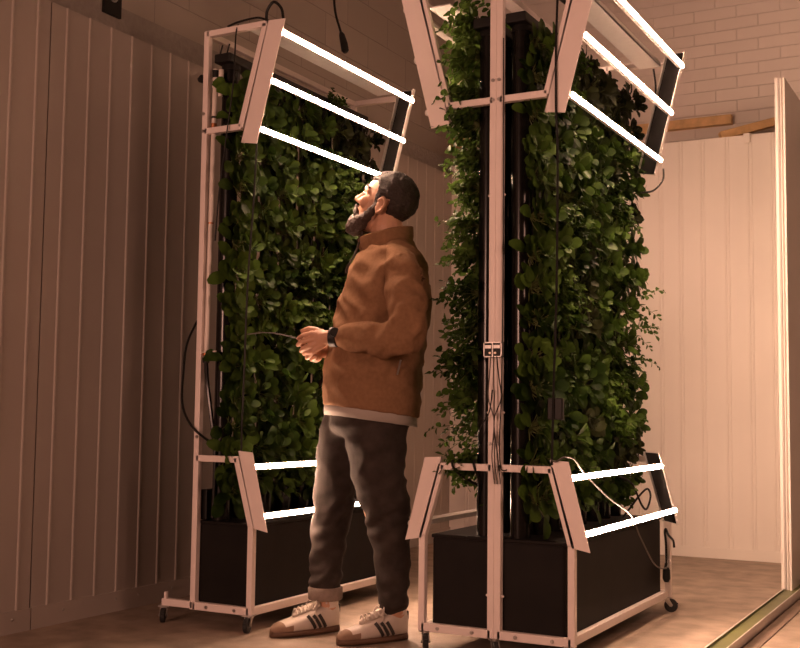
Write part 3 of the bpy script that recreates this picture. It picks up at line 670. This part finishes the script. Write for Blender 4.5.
# fleece jacket
j = MB()
def hem(z): return z
jr = [(-.017, .184, .210, .846, .13), (-.017, .186, .212, .885, .13), (-.022, .183, .212, 1.02, .06), (-.038, .184, .214, 1.12, .0), (-.058, .180, .214, 1.22, 0), (-.070, .168, .215, 1.32, 0),
      (-.076, .148, .208, 1.40, 0), (-.080, .122, .172, 1.455, .0), (-.080, .098, .118, 1.482, -.12), (-.078, .086, .088, 1.505, -.2)]
j.loft([sup(cx, rx, ry, z, 36, 2.3, t) for cx, rx, ry, z, t in jr])
def cloth(me):
    for v in me.vertices:
        c = v.co; d = 0.0
        q = V((c.x*5+c.z*6, c.y*6, c.z*11-c.x*9)); f = noise.noise(q); d += .014*(1-abs(f)*2.4)-.003
        q2 = V((c.x*16, c.y*14, c.z*22+5)); d += .0045*noise.noise(q2)
        if abs(c.y) > .12 and c.z < 1.34:
            el = max(0, 1-((c.x+.05)**2+(c.z-1.13)**2)/.036)
            d += .006*el*math.sin(c.x*75+c.z*48+4*noise.noise(c*9))
        d *= max(.08, min(1, (c.z-.13*c.x-.86)/.09))
        n_ = v.normal.copy(); n_.z *= max(0, min(1, (c.z-.90)/.08)); v.co = c+n_*d
    me.update(); me.materials.append(M['fleece'])
me = remesh(j, .009, 3); cloth(me); jk = link('jacket', me, man)
j = MB()
j.caps([(-.085, .140, 1.415), (-.105, .202, 1.355), (-.110, .252, 1.23), (-.102, .272, 1.12)], [.066, .078, .073, .068], 18)
j.caps([(-.102, .272, 1.12), (-.035, .240, 1.108), (.04, .192, 1.116), (.085, .164, 1.123), (.098, .155, 1.124)], [.068, .066, .058, .049, .046], 18)
me = remesh(j, .008, 4); cloth(me); link('sleeve', me, jk)
j = MB()
j.caps([(-.085, -.140, 1.415), (-.105, -.205, 1.36), (-.09, -.25, 1.23), (-.07, -.272, 1.13)], [.066, .078, .076, .072], 18)
j.caps([(-.07, -.272, 1.13), (.02, -.20, 1.11), (.10, -.115, 1.10), (.135, -.070, 1.090)], [.072, .070, .060, .045], 18)
me = remesh(j, .008, 4); cloth(me); link('sleeve', me, jk)
# stand-up collar, open at the front
b = MB(); n = 40; rings = []
for dr, z, dz in ((.0, 1.475, 0), (.006, 1.515, 0), (.004, 1.552, 0), (-.010, 1.556, 0), (-.018, 1.515, 0), (-.020, 1.475, 0)):
    ring = []
    for i in range(n):
        th = R(16)+(2*PI-R(32))*i/(n-1); rx, ry = .098+dr, .090+dr
        x, y = math.cos(th)*rx, math.sin(th)*ry
        fl = .022*max(0, math.cos(th))*(z-1.488)/.08
        ring.append(V((-.072+x+fl, y, z-.20*x-.012*max(0, math.cos(th)))))
    rings.append(ring)
vs = [p for r in rings for p in r]; k = len(rings)
fs = [(i*n+q, i*n+q+1, ((i+1) % k)*n+q+1, ((i+1) % k)*n+q) for i in range(k) for q in range(n-1)]
fs += [tuple(i*n for i in range(k)), tuple(i*n+n-1 for i in range(k-1, -1, -1))]
b.add(vs, fs); b.obj('collar', M['fleece'], jk, 60, .003)
b = MB(); b.tube(spline([(.030, .014, 1.545), (.040, .004, 1.50), (.055, .0, 1.46), (.075, .0, 1.42), (.090, .0, 1.38)]), .004, 6); b.obj('zip', M['fleece_seam'], jk)
b = MB(); b.tube([(.082, .006, 1.415), (.090, .010, 1.385)], .005, 6); b.obj('zip_pull', M['fleece_seam'], jk)
b = MB(); b.tube(spline([(-.080, .216, .985), (-.086, .219, 1.01), (-.092, .221, 1.04)]), .0035, 6); b.obj('pocket_zip', M['steel'], jk)
# shirt hem below the jacket
b = MB(); b.loft([sup(-.015, .178, .204, .812, 36, 2.3, .13), sup(-.015, .178, .204, .845, 36, 2.3, .13), sup(-.024, .16, .19, .90, 36, 2.3, .12)])
me = b.mesh('shirt', M['shirt'], 180); noisy(me, .003, 30); link('shirt', me, man)
# jeans
j = MB()
j.loft([sup(-.012, .155, .178, .93, 30, 2.2), sup(-.012, .158, .185, .86, 30, 2.2), sup(-.008, .150, .184, .79, 30, 2.2), sup(0, .11, .16, .755, 30, 2.2)])
j.caps([(.045, -.085, .85), (.072, -.092, .72), (.098, -.10, .60), (.112, -.10, .49), (.128, -.10, .36), (.136, -.098, .24), (.138, -.096, .165)], [.108, .105, .090, .078, .070, .063, .060], 20)
j.caps([(-.045, .080, .85), (-.022, .088, .72), (-.032, .092, .60), (-.056, .095, .52), (-.070, .096, .45), (-.088, .096, .34), (-.096, .095, .22), (-.096, .093, .135)], [.106, .116, .103, .096, .086, .067, .062, .058], 20)
me = remesh(j, .009, 3)
for v in me.vertices:
    c = v.co; q = V((c.x*7, c.y*7, c.z*13+c.x*6)); d = .009*(1-abs(noise.noise(q))*2.4)-.003+.004*noise.noise(V((c.x*18, c.y*18, c.z*30)))
    kn = max(0, 1-((c.z-.42)/.14)**2); d += .004*kn*math.sin(c.z*50+c.x*60+c.y*30+6*noise.noise(c*9))
    lo = max(0, 1-((c.z-.19)/.10)**2); d += .0035*lo*math.sin(c.z*80+c.x*60+5*noise.noise(c*9+V((3,1,2))))
    v.co = c+v.normal*d
me.update(); me.materials.append(M['denim']); jn = link('jeans', me, man)
b = MB(); b.tube([(.137, -.096, .122), (.137, -.096, .127), (.138, -.096, .166), (.138, -.096, .171)], [.062, .067, .068, .064], 24); b.obj('cuff', M['denim_in'], jn, 60)
# watch
wd = (V(LW)-V(LE)).normalized()
p0 = V((.146, .129, 1.124))
b = MB(); b.tube([p0-wd*.015, p0-wd*.013, p0+wd*.013, p0+wd*.015], [.030, .037, .037, .030], 20); wt = b.obj('wristwatch', M['black'], man)
b = MB(); b.tube([p0+V((0, .028, .012)), p0+V((.004, .042, .018))], .018, 18); b.obj('watch_case', M['black'], wt)
b = MB(); b.tube([p0+V((.004, .0415, .018)), p0+V((.0045, .0435, .0188))], .014, 18); b.obj('dial', M['glass'], wt)

# shoes
def shoe(par, heel, yaw):
    T = Matrix.Translation((heel[0], heel[1], 0)) @ Matrix.Rotation(yaw, 4, 'Z')
    L = .292
    def outline(x):   # half width and side shift along the shoe
        t = x/L
        w = .030+.016*math.sin(min(1, t/.72)*PI/2) if t < .72 else .046*math.sqrt(max(.0, 1-((t-.72)/.285)**2))
        if t < .10: w *= .45+.55*math.sqrt(max(0, 1-((.10-t)/.10)**2))
        return max(w, .006), .006*math.sin(t*PI*1.3)
    def ring(x, z0, z1, sh=1.0, n=16, p=2.0):
        w, c = outline(max(0, min(L, x))); out = []
        for q in range(n):
            th = 2*PI*q/n; cc, ss = math.cos(th), math.sin(th)
            y = c+w*sh*math.copysign(abs(cc)**(2/p), cc); z = (z0+z1)/2+(z1-z0)/2*math.copysign(abs(ss)**(2/p), ss); out.append(V((x, y, z)))
        return out
    xs = [0, .008, .025, .06, .10, .14, .18, .22, .25, .272, .286, .292]
    e = bpy.data.objects.new('shoe', None); C.objects.link(e); e.parent = par
    b = MB(); b.loft([ring(x, 0.0, .026, 1.08, 20, 3.2) for x in xs]); b.xf(T); b.obj('sole', M['gum'], e, 50)
    tops = [.100, .106, .108, .106, .098, .086, .074, .062, .054, .046, .036, .028]
    b = MB(); b.loft([ring(x, .010, t, .98, 20, 2.4) for x, t in zip(xs, tops)]); b.xf(T); me = b.mesh('upper', [M['shoe'], M['suede']], 60)
    TI = T.inverted()
    for p in me.polygons:
        c = TI @ p.center
        if c.x > .243 or (c.x > .215 and c.z < .042): p.material_index = 1
    link('upper', me, e)
    b = MB(); b.tube([(.045, .0, .095), (.048, .0, .118), (.05, 0, .128)], [.040, .041, .039], 20); b.xf(T); b.obj('ankle_collar', M['shoe'], e)
    for s in (-1, 1):
        for k in range(3):
            x0 = .088+k*.024; st = MB(); w0, c0 = outline(x0+.028); w1, c1 = outline(x0)
            pts = []
            for t in (0, .25, .5, .75, 1):
                x = x0-.010+.034*t; z = .026+t*.050; w, c = outline(x); zt = .105-.19*(x-.07) if x > .07 else .105
                f = max(0.05, 1-abs((z-(.010+zt)/2)/((zt-.010)/2))**2.4)**(1/2.4); pts.append((x, c+s*(w*.98*f+.0012), z))
            for a, c_ in zip(pts[:-1], pts[1:]): st.beam(a, c_, .003, .0125, (0, 1, 0))
            st.xf(T); st.obj('stripe', M['shoedark'], e, 0)
    b = MB(); b.box((-.003, -.014, .070), (.010, .014, .104)); b.xf(T); b.obj('heel_tab', M['shoedark'], e, 0, .004)
    b = MB(); b.caps([(.10, 0, .104), (.14, 0, .090), (.19, 0, .074)], [.020, .019, .014], 10); b.xf(T); b.obj('tongue', M['shoe'], e)
    for k in range(6):
        x = .100+k*.017; z = .111-.19*.017*k*1.05-.004; b = MB(); b.tube(spline([(x, -.026, z-.010), (x+.004, -.012, z+.006), (x+.008, .0, z+.010), (x+.010, .012, z+.006), (x+.010, .026, z-.010)], 3), .0032, 6); b.xf(T); b.obj('lace', M['shoe'], e)
    for s in (-1, 1):
        b = MB(); b.tube(spline([(.10, .0, .116), (.108, s*.016, .128), (.120, s*.034, .112), (.125, s*.030, .096), (.112, s*.012, .108)], 4), .0026, 6); b.xf(T); b.obj('lace', M['shoe'], e)
    b = MB(); b.tube(spline([(.10, .004, .114), (.118, .030, .100), (.130, .044, .072), (.134, .050, .050)], 4), .0026, 6); b.xf(T); b.obj('lace', M['shoe'], e)
shoe(man, (.085, -.113), R(24.7)); shoe(man, (-.152, .071), R(21.3))
# thin tube held in the hands
hw = man.matrix_basis
cable('held_cable', [hw @ V((.235, .070, 1.108)), hw @ V((.285, .055, 1.122)), hw @ V((.34, .03, 1.137)), hw @ V((.40, .0, 1.144)), hw @ V((.46, -.06, 1.14))], .0022, 'greycable', 'thin grey cable the person holds in both hands, leading to the plants')
